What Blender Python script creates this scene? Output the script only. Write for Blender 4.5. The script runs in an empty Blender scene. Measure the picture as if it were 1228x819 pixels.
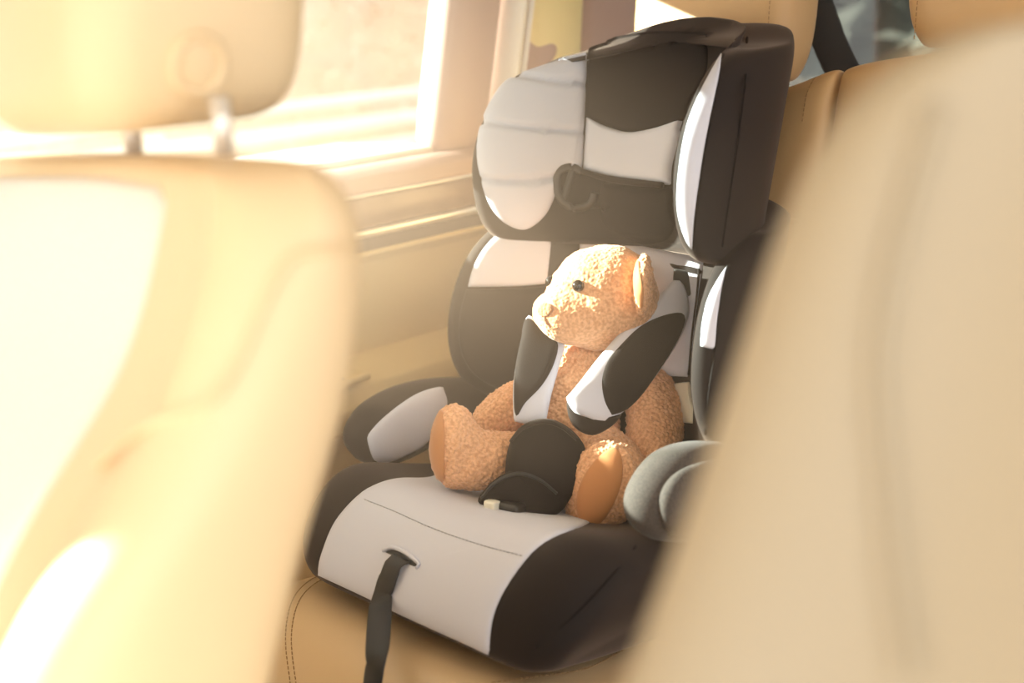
import bpy, bmesh, math, random
import numpy as np
from mathutils import Vector, Matrix, noise
from mathutils.bvhtree import BVHTree
random.seed(7)
SC = bpy.context.scene
COL = SC.collection

# ------------------------------------------------------------------ frames
# child seat frame: x across, y rearwards, z up, tilted back 10 deg on the bench.  world = M * seat
M = Matrix.Translation((0, 0, .36)) @ Matrix.Rotation(math.radians(-10), 4, 'X')
FPX, W_, H_ = 1398.0, 1228, 819
_y, _p, _r = (math.radians(a) for a in (45.1, 7.5, 2.5))
_C = Vector((.944, -.988, .50))
_d = Vector((-math.sin(_y) * math.cos(_p), math.cos(_y) * math.cos(_p), -math.sin(_p)))
_ri = Vector((math.cos(_y), math.sin(_y), 0)); _up = _ri.cross(_d)
_R = math.cos(_r) * _ri + math.sin(_r) * _up
_U = -math.sin(_r) * _ri + math.cos(_r) * _up


class Frame:
    def __init__(s, m):
        r3 = m.to_3x3()
        s.C = m @ _C; s.d = r3 @ _d; s.R = r3 @ _R; s.U = r3 @ _U

    def ray(s, px, py):
        return s.d + s.R * ((px - W_ / 2) / FPX) - s.U * ((py - H_ / 2) / FPX)

    def on(s, px, py, ax, v):
        D = s.ray(px, py); i = 'xyz'.index(ax)
        return s.C + D * ((v - s.C[i]) / D[i])

    def at(s, px, py, dep):
        return s.C + s.ray(px, py) * dep

    def pix(s, P):
        q = Vector(P) - s.C; z = q.dot(s.d)
        return W_ / 2 + FPX * q.dot(s.R) / z, H_ / 2 - FPX * q.dot(s.U) / z, z


SF = Frame(Matrix.Identity(4))       # seat frame
WF = Frame(M)                        # world

# ------------------------------------------------------------------ materials
def mat(name, col, rough=.6, sheen=0, bump=None, var=None, metal=0, spec=.5, sheen_col=None, coat=0):
    m = bpy.data.materials.new(name); m.use_nodes = True
    nt = m.node_tree; b = nt.nodes['Principled BSDF']
    b.inputs['Base Color'].default_value = (*col, 1); b.inputs['Roughness'].default_value = rough
    b.inputs['Metallic'].default_value = metal; b.inputs['Specular IOR Level'].default_value = spec
    b.inputs['Sheen Weight'].default_value = sheen; b.inputs['Sheen Roughness'].default_value = .45
    if sheen_col: b.inputs['Sheen Tint'].default_value = (*sheen_col, 1)
    b.inputs['Coat Weight'].default_value = coat
    tc = nt.nodes.new('ShaderNodeTexCoord')
    if var:
        sc, col2 = var
        n = nt.nodes.new('ShaderNodeTexNoise'); n.inputs['Scale'].default_value = sc; n.inputs['Detail'].default_value = 4
        r = nt.nodes.new('ShaderNodeMix'); r.data_type = 'RGBA'
        ramp = nt.nodes.new('ShaderNodeMapRange'); ramp.inputs[1].default_value = .38; ramp.inputs[2].default_value = .62
        r.inputs[6].default_value = (*col, 1); r.inputs[7].default_value = (*col2, 1)
        nt.links.new(tc.outputs['Object'], n.inputs['Vector']); nt.links.new(n.outputs[0], ramp.inputs[0])
        nt.links.new(ramp.outputs[0], r.inputs[0]); nt.links.new(r.outputs[2], b.inputs['Base Color'])
    if bump:
        kind, sc, st, dist = bump
        if kind == 'vor':
            t = nt.nodes.new('ShaderNodeTexVoronoi'); t.inputs['Scale'].default_value = sc; o = t.outputs['Distance']
        else:
            t = nt.nodes.new('ShaderNodeTexNoise'); t.inputs['Scale'].default_value = sc; t.inputs['Detail'].default_value = 3; o = t.outputs[0]
        bp = nt.nodes.new('ShaderNodeBump'); bp.inputs['Strength'].default_value = st; bp.inputs['Distance'].default_value = dist
        if kind == 'vor': bp.invert = True
        nt.links.new(tc.outputs['Object'], t.inputs['Vector']); nt.links.new(o, bp.inputs['Height'])
        nt.links.new(bp.outputs[0], b.inputs['Normal'])
    return m


BLACK = mat('black_neoprene', (.015, .0115, .0105), .75, .22, ('noise', 900, .25, .001), sheen_col=(.8, .62, .52), spec=.15)
BLACK2 = mat('black_mesh_knit', (.012, .0095, .009), .8, .05, ('vor', 1500, .4, .001), sheen_col=(.8, .62, .52), spec=.15)
GREY = mat('light_grey_neoprene', (.57, .58, .655), .7, .3, ('noise', 1100, .2, .001), spec=.25)
WEB = mat('black_webbing', (.010, .010, .010), .55, .1, ('noise', 1500, .3, .001))
BLACK_LIT = mat('sunlit_black_fabric', (.075, .06, .05), .85, .12, ('noise', 900, .5, .0015), var=(500, (.04, .033, .028)))  # black armrest fabric, its sunlit grey-brown look put into the colour
PLAST = mat('black_plastic', (.014, .013, .013), .4)
CREAMPL = mat('cream_plastic', (.72, .68, .56), .4)
THREAD = mat('grey_thread', (.36, .36, .39), .8)
TAN = mat('tan_leather', (.56, .355, .165), .46, 0, ('vor', 700, .15, .0006))
TANTHREAD = mat('brown_thread', (.30, .17, .07), .8)
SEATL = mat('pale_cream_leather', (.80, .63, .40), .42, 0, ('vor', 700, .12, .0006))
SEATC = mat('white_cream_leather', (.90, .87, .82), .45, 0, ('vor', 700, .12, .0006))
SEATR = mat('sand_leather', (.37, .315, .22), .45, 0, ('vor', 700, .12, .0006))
FLEECE = mat('tan_fleece', (.80, .45, .25), .9, .5, ('vor', 235, .5, .0015), var=(260, (.60, .30, .15)), sheen_col=(1, .8, .65))  # random darker tone stands in for shade between the curls
SUEDE = mat('tan_suede', (.50, .21, .07), .72, .3, ('noise', 250, .15, .001))
EYE = mat('glossy_black_eye', (.010, .007, .005), .08, coat=.6)
NOSE = mat('brown_nose_thread', (.42, .19, .085), .9, .4, ('vor', 260, .8, .002))
DCREAM = mat('cream_door_vinyl', (.76, .58, .31), .5, 0, ('noise', 500, .1, .001))
DSILL = mat('mauve_door_sill', (.40, .265, .225), .55)
DWOOD = mat('brown_wood_trim', (.22, .13, .085), .3, var=(14, (.17, .095, .06)))
CHROME = mat('satin_chrome_strip', (.82, .80, .77), .28, metal=.8)
DARKTR = mat('dark_brown_trim', (.10, .066, .052), .6)
CARPET = mat('dark_brown_carpet', (.05, .035, .022), .95, .3, ('noise', 300, .6, .004))
PILLAR = mat('mauve_pillar_trim', (.46, .32, .275), .55)
YTRIM = mat('yellow_cream_trim', (.84, .70, .32), .55)
TANC = mat('tan_cushion_leather', (.58, .415, .235), .40, 0, ('vor', 700, .15, .0006))
STEEL = mat('polished_steel_post', (.82, .79, .74), .3, metal=.5)
FENCE = mat('white_painted_rail', (.85, .82, .76), .5)
ASPH = mat('pale_asphalt', (.42, .38, .33), .9, var=(6, (.36, .33, .29)))
HEDGE = mat('dry_hedge_leaves', (.82, .60, .46), .9, var=(2.0, (.70, .50, .37)))
ROOF = mat('cream_headliner', (.70, .60, .45), .9)
BGREEN = mat('dark_blue_green_leaves', (.030, .042, .038), .9, var=(5, (.045, .056, .050)))


def glass_mat():
    m = bpy.data.materials.new('window_glass'); m.use_nodes = True
    nt = m.node_tree; nt.nodes.clear()
    o = nt.nodes.new('ShaderNodeOutputMaterial'); t = nt.nodes.new('ShaderNodeBsdfTransparent'); g = nt.nodes.new('ShaderNodeBsdfGlossy')
    t.inputs[0].default_value = (.93, .95, .93, 1); g.inputs['Roughness'].default_value = .02
    lw = nt.nodes.new('ShaderNodeLayerWeight'); lw.inputs[0].default_value = .5
    pw = nt.nodes.new('ShaderNodeMath'); pw.operation = 'POWER'; pw.inputs[1].default_value = 5
    fr = nt.nodes.new('ShaderNodeMapRange'); fr.inputs[3].default_value = .03; fr.inputs[4].default_value = .7
    nt.links.new(lw.outputs['Facing'], pw.inputs[0]); nt.links.new(pw.outputs[0], fr.inputs[0])
    mx = nt.nodes.new('ShaderNodeMixShader')
    nt.links.new(fr.outputs[0], mx.inputs[0]); nt.links.new(t.outputs[0], mx.inputs[1]); nt.links.new(g.outputs[0], mx.inputs[2])
    nt.links.new(mx.outputs[0], o.inputs[0]); return m


GLASS = glass_mat()

# ------------------------------------------------------------------ object helpers
def thing(name, label, cat, group=None, kind=None, mtx=None):
    o = bpy.data.objects.new(name, None); COL.objects.link(o)
    o.empty_display_size = .05
    tag(o, label, cat, group, kind)
    if mtx is not None: o.matrix_world = mtx
    return o


def tag(o, label=None, cat=None, group=None, kind=None):
    if label: o['label'] = label
    if cat: o['category'] = cat
    if group: o['group'] = group
    if kind: o['kind'] = kind
    return o


def mk(name, verts, faces, m, parent=None, smooth=True, sub=0, label=None, kind=None, loc=None):
    me = bpy.data.meshes.new(name)
    me.from_pydata([tuple(v) for v in verts], [], [tuple(f) for f in faces])
    bm = bmesh.new(); bm.from_mesh(me)
    bmesh.ops.remove_doubles(bm, verts=bm.verts, dist=1e-6)
    bmesh.ops.recalc_face_normals(bm, faces=bm.faces)
    bm.to_mesh(me); bm.free()
    for p in me.polygons: p.use_smooth = smooth
    me.materials.append(m)
    o = bpy.data.objects.new(name, me); COL.objects.link(o)
    if parent: o.parent = parent
    if sub:
        s = o.modifiers.new('s', 'SUBSURF'); s.levels = s.render_levels = sub
    if label: o['label'] = label
    if kind: o['kind'] = kind
    return o


def bvh_of(*objs):
    off = [md for o in objs for md in o.modifiers if md.name in ('d', 'd2', 'u')]
    for md in off: md.show_viewport = False
    dg = bpy.context.evaluated_depsgraph_get(); dg.update()
    vs, fs = [], []
    for o in objs:
        ev = o.evaluated_get(dg); me = ev.to_mesh(); b = len(vs)
        vs += [v.co.copy() for v in me.vertices]; fs += [[b + i for i in p.vertices] for p in me.polygons]
        ev.to_mesh_clear()
    for md in off: md.show_viewport = True
    return BVHTree.FromPolygons(vs, fs)


def cast(bvh, q, lift=0, y=-.2):
    h = bvh.ray_cast(SF.C, SF.ray(*q).normalized())
    return SF.on(q[0], q[1], 'y', y) if h[0] is None else h[0] + h[1] * lift


def hits(bvh, frame, pts, lift=.0015):
    out = []
    for q in pts:
        h = bvh.ray_cast(frame.C, frame.ray(*q).normalized())
        if h[0] is not None: out.append(h[0] + h[1] * lift)
    return out


def smooth_closed(pts, n):
    """closed Catmull-Rom through pts, resampled by length to n points; a point given twice stays a corner"""
    P = [Vector(p) for p in pts]; k = len(P); out = []
    for i in range(k):
        p0, p1, p2, p3 = P[i - 1], P[i], P[(i + 1) % k], P[(i + 2) % k]
        if (p1 - p2).length < 1e-9: continue
        for j in range(12):
            t = j / 12
            out.append(.5 * ((2 * p1) + (p2 - p0) * t + (2 * p0 - 5 * p1 + 4 * p2 - p3) * t * t + (3 * p1 - p0 - 3 * p2 + p3) * t ** 3))
    return resample(out + [out[0]], n + 1)[:-1]


def resample(P, n):
    L = [0]
    for a, b in zip(P, P[1:]): L.append(L[-1] + (b - a).length)
    out, j = [], 0
    for i in range(n):
        s = L[-1] * i / (n - 1)
        while j < len(P) - 2 and L[j + 1] < s: j += 1
        t = (s - L[j]) / max(1e-12, L[j + 1] - L[j]); out.append(P[j].lerp(P[j + 1], min(1, max(0, t))))
    return out


def spline(pts, n):
    P = [Vector(p) for p in pts]; P = [2 * P[0] - P[1]] + P + [2 * P[-1] - P[-2]]; out = []
    for i in range(1, len(P) - 2):
        p0, p1, p2, p3 = P[i - 1:i + 3]
        for j in range(16):
            t = j / 16
            out.append(.5 * ((2 * p1) + (p2 - p0) * t + (2 * p0 - 5 * p1 + 4 * p2 - p3) * t * t + (3 * p1 - p0 - 3 * p2 + p3) * t ** 3))
    out.append(P[-2]); return resample(out, n)


def ring_mesh(rings, center):
    """rings outermost first, all of n points, closing on a centre vertex"""
    n = len(rings[0]); V = [v for r in rings for v in r] + [center]; F = []
    for k in range(len(rings) - 1):
        for i in range(n):
            j = (i + 1) % n; F.append((k * n + i, k * n + j, (k + 1) * n + j, (k + 1) * n + i))
    b = (len(rings) - 1) * n
    for i in range(n): F.append((b + i, b + (i + 1) % n, len(V) - 1))
    return V, F


def pad(name, outline, bvh, thick, m, parent, frame=SF, n=72, rings=12, power=6, centre=None, skirt=.004, label=None, groove=None):
    """an upholstered panel sewn onto a body: outline seen from the lens position is laid on the body's own surface and puffed up"""
    O = smooth_closed([(p[0], p[1], 0) for p in outline], n)
    c = Vector((*centre, 0)) if centre else sum(O, Vector()) / n
    ss = [1 - (k / rings) ** 1.6 for k in range(rings)]
    def cast(p):
        h = bvh.ray_cast(frame.C, frame.ray(p.x, p.y).normalized())
        return h
    ch = cast(c)
    grid = [[None] * n for _ in ss]
    for i in range(n):
        last = (ch[0], ch[1])
        for k in range(len(ss) - 1, -1, -1):
            h = cast(c + (O[i] - c) * ss[k])
            if h[0] is not None and (last[0] is None or (h[0] - last[0]).length < .06): last = (h[0], h[1])
            grid[k][i] = last
    # smooth the normals a little
    rgs = [[p - nn * skirt for p, nn in grid[0]]]
    for k, s in enumerate(ss):
        hgt = thick * max(0, 1 - s ** power) ** .5
        rg = []
        for i in range(n):
            p, nn = grid[k][i]
            pm = grid[k][(i - 1) % n][1] + grid[k][(i + 1) % n][1] + 2 * nn
            q = c + (O[i] - c) * s
            g = groove(q.x, q.y) if groove else 0
            rg.append(p + pm.normalized() * (hgt - g))
        rgs.append(rg)
    V, F = ring_mesh(rgs, ch[0] + ch[1] * (thick - (groove(c.x, c.y) if groove else 0)))
    return mk(name, V, F, m, parent, label=label)


def slab(name, outline, fn, nrm, thick, m, parent, n=64, rings=9, power=3.5, bulge=1.0, label=None, raw=False):
    """a stuffed, two-sided pad of real thickness; fn maps an outline point to its place in space"""
    O = smooth_closed([(p[0], p[1], 0) for p in outline], n)
    c = sum(O, Vector()) / n
    nrm = Vector(nrm).normalized()
    front, back = [], []
    for k in range(rings):
        s = 1 - (k / rings) ** 1.5
        h = thick / 2 * max(0, 1 - s ** power) ** .5
        P = [Vector(fn(*(c + (o - c) * s).xy)) for o in O]
        front.append([p + nrm * h * bulge for p in P]); back.append([p - nrm * h for p in P])
    cc = Vector(fn(*c.xy))
    V, F = ring_mesh(front, cc + nrm * thick / 2 * bulge)
    V2, F2 = ring_mesh(back, cc - nrm * thick / 2)
    b = len(V)
    return mk(name, V + V2, F + [tuple(b + i for i in f) for f in F2], m, parent, label=label)


def loft(name, secs, m, parent=None, closed=True, caps=True, sub=1, label=None, smooth=True, loop=False):
    """sections of equal point count joined into one skin"""
    n = len(secs[0]); V = [Vector(v) for s in secs for v in s]; F = []
    for k in range(len(secs) - (0 if loop else 1)):
        k2 = (k + 1) % len(secs)
        for i in range(n if closed else n - 1):
            j = (i + 1) % n; F.append((k * n + i, k * n + j, k2 * n + j, k2 * n + i))
    if caps and closed and not loop:
        F.append(tuple(range(n))); F.append(tuple(range((len(secs) - 1) * n, len(secs) * n)))
    return mk(name, V, F, m, parent, sub=sub, label=label, smooth=smooth)


def tube(name, path, radii, m, parent=None, seg=12, sub=0, n=None, squash=None, label=None):
    P = spline(path, n or len(path) * 5)
    k = len(P); secs = []
    up = Vector((0, 0, 1))
    for i, p in enumerate(P):
        t = (P[min(k - 1, i + 1)] - P[max(0, i - 1)]).normalized()
        a = t.cross(up)
        a = a.normalized() if a.length > 1e-3 else Vector((1, 0, 0))
        b = t.cross(a)
        u = i / (k - 1) * (len(radii) - 1); j = min(len(radii) - 2, int(u)); r = radii[j] + (radii[j + 1] - radii[j]) * (u - j)
        sx, sy = squash or (1, 1)
        secs.append([p + (a * math.cos(q) * sx + b * math.sin(q) * sy) * r for q in (2 * math.pi * s / seg for s in range(seg))])
    return loft(name, secs, m, parent, sub=sub, label=label)


def ribbon(name, path, wdir, width, thick, m, parent=None, n=None, label=None, wdir2=None):
    P = spline(path, n or len(path) * 6); k = len(P); secs = []
    for i, p in enumerate(P):
        t = (P[min(k - 1, i + 1)] - P[max(0, i - 1)]).normalized()
        w = Vector(wdir) if wdir2 is None else Vector(wdir).lerp(Vector(wdir2), i / (k - 1))
        w = (w - t * w.dot(t)).normalized(); q = t.cross(w)
        h, e = width / 2, thick / 2
        secs.append([p + w * h * a + q * e * b for a, b in ((-1, -.5), (-.9, -1), (.9, -1), (1, -.5), (1, .5), (.9, 1), (-.9, 1), (-1, .5))])
    return loft(name, secs, m, parent, sub=0, label=label)


def stitches(name, pts, m, parent, bvh=None, frame=SF, dash=.0035, gap=.0022, r=.0006, lift=.0006):
    """a row of thread dashes along a line laid on a surface (pixel points) or through 3-D points"""
    if bvh is not None:
        P = []
        for q in spline([(p[0], p[1], 0) for p in pts], 160):
            h = bvh.ray_cast(frame.C, frame.ray(q.x, q.y).normalized())
            if h[0] is not None: P.append(h[0] + h[1] * lift)
    else: P = spline(pts, 160)
    if len(P) < 2: return None
    L = sum((b - a).length for a, b in zip(P, P[1:])); N = max(3, int(L / (dash + gap)))
    Q = resample(P, N * 3 + 1); V, F = [], []
    up = Vector((0, 0, 1))
    for i in range(N):
        a, b = Q[3 * i], Q[3 * i + 2]; t = (b - a).normalized(); s = t.cross(up)
        s = s.normalized() if s.length > 1e-3 else Vector((1, 0, 0)); w = t.cross(s)
        base = len(V)
        for e in (a, b):
            for x, y in ((1, 0), (0, 1), (-1, 0), (0, -1)): V.append(e + s * r * x + w * r * y)
        for j in range(4): F.append((base + j, base + (j + 1) % 4, base + 4 + (j + 1) % 4, base + 4 + j))
        F.append((base, base + 1, base + 2, base + 3)); F.append((base + 4, base + 5, base + 6, base + 7))
    return mk(name, V, F, m, parent)


def rbox(name, c, size, r, m, parent=None, seg=4, rot=None, label=None, kind=None, smooth=True):
    bm = bmesh.new(); bmesh.ops.create_cube(bm, size=1)
    bmesh.ops.scale(bm, vec=Vector(size), verts=bm.verts)
    if r: bmesh.ops.bevel(bm, geom=bm.edges[:], offset=r, segments=seg, profile=.5, affect='EDGES')
    if rot is not None: bmesh.ops.rotate(bm, cent=(0, 0, 0), matrix=rot, verts=bm.verts)
    bmesh.ops.translate(bm, vec=Vector(c), verts=bm.verts)
    me = bpy.data.meshes.new(name); bm.to_mesh(me); bm.free()
    for p in me.polygons: p.use_smooth = smooth
    me.materials.append(m); o = bpy.data.objects.new(name, me); COL.objects.link(o)
    if parent: o.parent = parent
    if label: o['label'] = label
    if kind: o['kind'] = kind
    return o


def tex(name, kind, size):
    t = bpy.data.textures.get(name)
    if t is None:
        t = bpy.data.textures.new(name, kind); t.noise_scale = size
        if kind == 'VORONOI': t.distance_metric = 'DISTANCE'; t.weight_1 = 1
    return t


def blob(name, balls, m, parent, vox=.003, smooth=6, curl=.0032, size=.0046, label=None):
    """soft stuffed body: overlapping ellipsoids fused into one skin, then given a curly fleece relief"""
    bm = bmesh.new()
    for c, r, rot in balls:
        q = bmesh.ops.create_icosphere(bm, subdivisions=4, radius=1)
        R = (rot or Matrix.Identity(3)) @ Matrix.Diagonal(Vector(r if hasattr(r, '__len__') else (r, r, r)))
        for v in q['verts']: v.co = R @ v.co + Vector(c)
    me = bpy.data.meshes.new(name); bm.to_mesh(me); bm.free()
    for p in me.polygons: p.use_smooth = True
    me.materials.append(m); o = bpy.data.objects.new(name, me); COL.objects.link(o); o.parent = parent
    a = o.modifiers.new('r', 'REMESH'); a.mode = 'VOXEL'; a.voxel_size = vox; a.use_smooth_shade = True
    s = o.modifiers.new('sm', 'SMOOTH'); s.factor = .5; s.iterations = smooth
    if curl:
        u = o.modifiers.new('u', 'SUBSURF'); u.levels = u.render_levels = 2
        d = o.modifiers.new('d', 'DISPLACE'); d.texture = tex('curls%g' % size, 'VORONOI', size); d.strength = -curl; d.mid_level = .35; d.texture_coords = 'LOCAL'
        e = o.modifiers.new('d2', 'DISPLACE'); e.texture = tex('tufts', 'CLOUDS', .012); e.strength = .0022; e.mid_level = .5; e.texture_coords = 'LOCAL'
    if label: o['label'] = label
    return o


def chain(pts, radii, n=14):
    P = spline(pts, n); out = []
    for i, p in enumerate(P):
        u = i / (n - 1) * (len(radii) - 1); j = min(len(radii) - 2, int(u)); r = radii[j] + (radii[j + 1] - radii[j]) * (u - j)
        out.append((p, r, None))
    return out


# ================================================================== CHILD SEAT (seat frame)
seat = thing('child_car_seat', 'black and grey forward-facing child car seat strapped on the tan rear bench', 'child seat')

# ---- booster base
prof = [(-.184, .014), (-.202, .030), (-.199, .064), (-.178, .108), (-.150, .136), (-.118, .146), (-.07, .139), (.0, .126), (.10, .118),
        (.20, .120), (.235, .10), (.24, .05), (.22, .0), (.0, .002)]
secs = []
for x, fr, top, bk, lo in [(-.238, .040, .030, .03, .022), (-.236, .026, .020, .015, .012), (-.222, .012, .004, .006, .004), (-.195, .003, -.010, 0, 0),
                           (-.165, .0, -.008, 0, 0), (-.13, 0, .000, 0, 0), (-.06, 0, .004, 0, 0), (0, 0, .005, 0, 0), (.06, 0, .004, 0, 0), (.13, 0, 0, 0, 0),
                           (.165, 0, -.008, 0, 0), (.195, .003, -.010, 0, 0), (.222, .012, .004, .006, .004), (.236, .026, .020, .015, .012), (.238, .040, .03, .03, .022)]:
    s = []
    for (py_, pz) in prof:
        yy = py_ + fr if py_ < -.1 else (py_ - bk if py_ > .15 else py_)
        zz = pz - top * min(1, max(0, (pz - .03) / .09)) + (lo if pz < .03 else 0)
        xx = x * (1 - .23 * max(0, 1 - zz / .07) * (abs(x) / .238) ** 2)
        s.append((xx, yy, zz))
    secs.append(s)
base = loft('booster_base', secs, BLACK, seat, sub=2)
B_base = bvh_of(base)
g_out = [(381, 690), (381, 690), (384, 668), (401, 626), (429, 594), (452, 580), (478, 573), (513, 572), (548, 563), (600, 568), (660, 590), (706, 622), (696, 632), (667, 643), (641, 660), (615, 692), (597, 724), (589, 753), (587, 786), (587, 786), (555, 771), (480, 737), (435, 715)]
pad('front_panel', g_out, B_base, .004, GREY, seat, n=110, rings=14, power=12, centre=(520, 670), label='light grey fabric front panel')
fp = bpy.data.objects['front_panel']
B_fp = bvh_of(base, fp)
stitches('panel_stitching', [(437, 599), (470, 612), (520, 634), (575, 653), (628, 667)], THREAD, seat, B_fp)
# slot and adjuster strap
sl = pad('strap_slot', [(462, 662), (470, 659), (484, 664), (501, 677), (496, 679), (482, 672), (468, 665)], B_fp, .0012, WEB, seat, n=24, rings=4, label='dark slot with stitched lips')
lip = []
for q in [(460, 661), (470, 657), (486, 662), (503, 676), (500, 682)]:
    lip.append(cast(B_fp, q, .002))
tube('slot_lip', lip, [.0015, .0028, .0028, .0015], GREY, seat, seg=8, n=24)
stp = []
for q, l in [((487, 668), -.004), ((478, 676), .006), ((470, 695), .006), ((464, 718), .008)]:
    stp.append(cast(B_fp, q, l))
e = stp[-1]
stp += [SF.on(452, 785, 'y', -.272), SF.on(446, 825, 'y', -.276), SF.on(441, 900, 'y', -.276)]
ribbon('adjuster_strap', stp, (1, .05, 0), .026, .0028, WEB, seat, n=40, label='black webbing strap hanging from the slot')
rs = [B_base.ray_cast(SF.C, SF.ray(*q).normalized()) for q in [(596, 800), (640, 778), (690, 738), (735, 690), (762, 655)]]
rs = [h[0] + h[1] * .0005 for h in rs if h[0] is not None]
tube('side_seam', rs, [.0016, .0016], BLACK2, seat, seg=6, n=30)

# ---- U-shaped backs
def ushell(name, rows, m, t=.034, flare=.03, centre_bulge=.0, corner=0):
    """rows: (z_rim, z_centre, rim_x, rim_y, hinge_x, back_y) bottom to top, in plan a U open to the front"""
    S = []
    for k, (zr, zc, xr, yr, hx, by) in enumerate(rows):
        dz = {len(rows) - 1: .016, len(rows) - 2: .012}.get(k, 0) * corner; di = .5 * dz
        inn = [(-xr, yr, 1), (-xr + .012 + .2 * (xr - hx), yr + .35 * (by - yr), .85), (-hx - .012, yr + .80 * (by - yr), .5), (-hx + .02, by - .006, .25), (-hx * .4, by - centre_bulge, .05), (0, by - centre_bulge, 0)]
        out = [(0, by + t + .02, 0), (-hx * .6, by + t + .018, .1), (-hx - .02, by + t + .004, .3), (-xr - .012, by + t * .3, .6), (-xr - flare, yr + .6 * (by - yr), .8), (-xr - flare * 1.06, yr + .20 * (by - yr), .95), (-xr - flare * .95, yr + .004, 1), (-xr - flare * .70, yr - .009, 1), (-xr - flare * .20, yr - .009, 1)]
        L = inn[::-1]                      # centre -> rim
        left = [(x, y, zc + (zr - zc) * w) for x, y, w in L]
        leftout = [(x + (di if w > .5 else 0), y, zc + (zr - zc) * w - (dz if w > .5 else 0)) for x, y, w in out]
        ring = left + leftout[::-1]        # centre inner -> rim -> centre outer
        right = [(-x, y, z) for x, y, z in ring]
        S.append(ring + right[::-1][1:-1])
    return loft(name, S, m, seat, sub=2)


tor = ushell('backrest_shell', [
    (.205, .110, .200, .138, .12, .165), (.206, .112, .200, .128, .12, .166), (.216, .130, .202, .092, .12, .168), (.25, .20, .203, .058, .12, .17), (.30, .27, .203, .042, .12, .176),
    (.36, .35, .200, .048, .12, .184), (.41, .43, .196, .068, .12, .194), (.445, .49, .190, .102, .12, .203), (.462, .52, .186, .140, .12, .207), (.464, .525, .185, .150, .12, .208)], BLACK, t=.03)
tor.data.transform(Matrix.Translation((0, .1, 0)) @ Matrix.Rotation(math.radians(-4), 4, 'Z') @ Matrix.Translation((0, -.1, 0)))
head = ushell('headrest_shell', [
    (.428, .444, .168, .140, .115, .172), (.424, .442, .170, .122, .115, .172), (.430, .455, .174, .080, .115, .174), (.46, .49, .176, .054, .115, .178), (.52, .54, .178, .042, .115, .186),
    (.57, .59, .178, .050, .115, .194), (.62, .645, .176, .076, .115, .203), (.652, .69, .172, .106, .115, .212), (.676, .720, .164, .140, .115, .218), (.678, .726, .160, .150, .115, .219)], BLACK, t=.045, flare=.031, corner=1)
head.data.transform(Matrix.Translation((0, .1, 0)) @ Matrix.Rotation(math.radians(-8.5), 4, 'Z') @ Matrix.Translation((0, -.1, 0)))
B_tor = bvh_of(tor); B_head = bvh_of(head)

# headrest trim
def quilt(x, y):
    g = 0
    for (x0, y0, x1, y1) in ((595, 88, 705, 102), (585, 148, 702, 158), (580, 215, 664, 213)):
        t = (x - x0) / (x1 - x0)
        if -.1 < t < 1.02: g = max(g, .0075 * math.exp(-((y - (y0 + (y1 - y0) * t) - 3 * math.sin(t * 3)) / 3.2) ** 2))
    return g


pad('wing_pad', [(704, 66), (704, 66), (672, 73), (638, 84), (606, 101), (582, 140), (573, 178), (576, 214), (588, 248), (606, 268), (630, 275), (652, 260), (664, 238), (670, 212), (684, 202), (698, 205), (698, 205), (701, 140)],
    B_head, .013, GREY, seat, n=120, rings=26, power=10, centre=(650, 165), groove=quilt, label='pale grey quilted pad inside the headrest wing')
pad('crown_panel', [(707, 57), (707, 57), (745, 46), (790, 40), (848, 42), (848, 42), (848, 80), (838, 105), (822, 143), (822, 143), (790, 153), (757, 158), (728, 151), (703, 140), (703, 140)], B_head, .005, BLACK2, seat, n=100, power=12, label='black knit panel of the headrest')
pad('head_pad', [(703, 141), (703, 141), (728, 152), (757, 159), (790, 154), (822, 144), (822, 144), (813, 172), (806, 200), (805, 222), (805, 222), (770, 219), (735, 214), (699, 205), (699, 205)], B_head, .013, GREY, seat, n=100, power=8, label='pale grey padded panel of the headrest')
edge = [cast(B_head, q, .012) for q in [(697, 206), (735, 216), (770, 221), (803, 224)]]
tube('head_pad_piping', edge, [.0035, .0045, .0045, .0035], BLACK, seat, seg=8)
pad('neck_pillow', [(722, 218), (722, 218), (760, 224), (806, 226), (806, 226), (812, 255), (802, 285), (776, 292), (748, 284), (728, 270), (721, 245)], bvh_of(head, tor), .012, BLACK2, seat, n=80, power=6, label='black knit neck pillow')
loop = [cast(B_head, q, .010) for q in [(700, 208), (684, 201), (669, 206), (666, 222), (672, 240), (690, 250), (712, 246), (718, 232)]]
ribbon('harness_guide', loop, SF.d.cross(Vector((.3, 0, 1))), .010, .006, PLAST, seat, n=40)
bar = [cast(B_head, q, .010) for q in [(686, 203), (680, 222), (674, 240)]]
ribbon('guide_bar', bar, SF.R, .009, .005, PLAST, seat, n=12)

B_hd = bvh_of(head, bpy.data.objects['wing_pad'])
pad('wing_edge_panel', [(866, 62), (866, 62), (851, 88), (836, 118), (824, 150), (816, 190), (812, 232), (814, 262), (822, 288), (830, 300), (830, 300), (832, 262), (838, 215), (846, 165), (856, 118), (862, 92)],
    B_head, .003, GREY, seat, n=90, power=10, centre=(829, 200), skirt=.003, label='pale grey edge panel of the near wing')
seam = [cast(B_head, q, .001) for q in [(868, 66), (861, 100), (849, 160), (840, 215), (834, 262), (832, 300)]]
tube('wing_seam', seam, [.0016, .0016], BLACK2, seat, seg=6, n=30)
seam = [cast(B_head, q, .0006) for q in [(896, 45), (894, 90), (886, 160), (874, 240), (866, 296)]]
tube('wing_side_seam', seam, [.0014, .0014], BLACK2, seat, seg=6, n=30)

def along(x0, y0, d0, x1, y1, d1):
    L2 = (x1 - x0) ** 2 + (y1 - y0) ** 2
    def f(x, y):
        t = ((x - x0) * (x1 - x0) + (y - y0) * (y1 - y0)) / L2
        return SF.at(x, y, d0 + (d1 - d0) * t)
    return f


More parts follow.
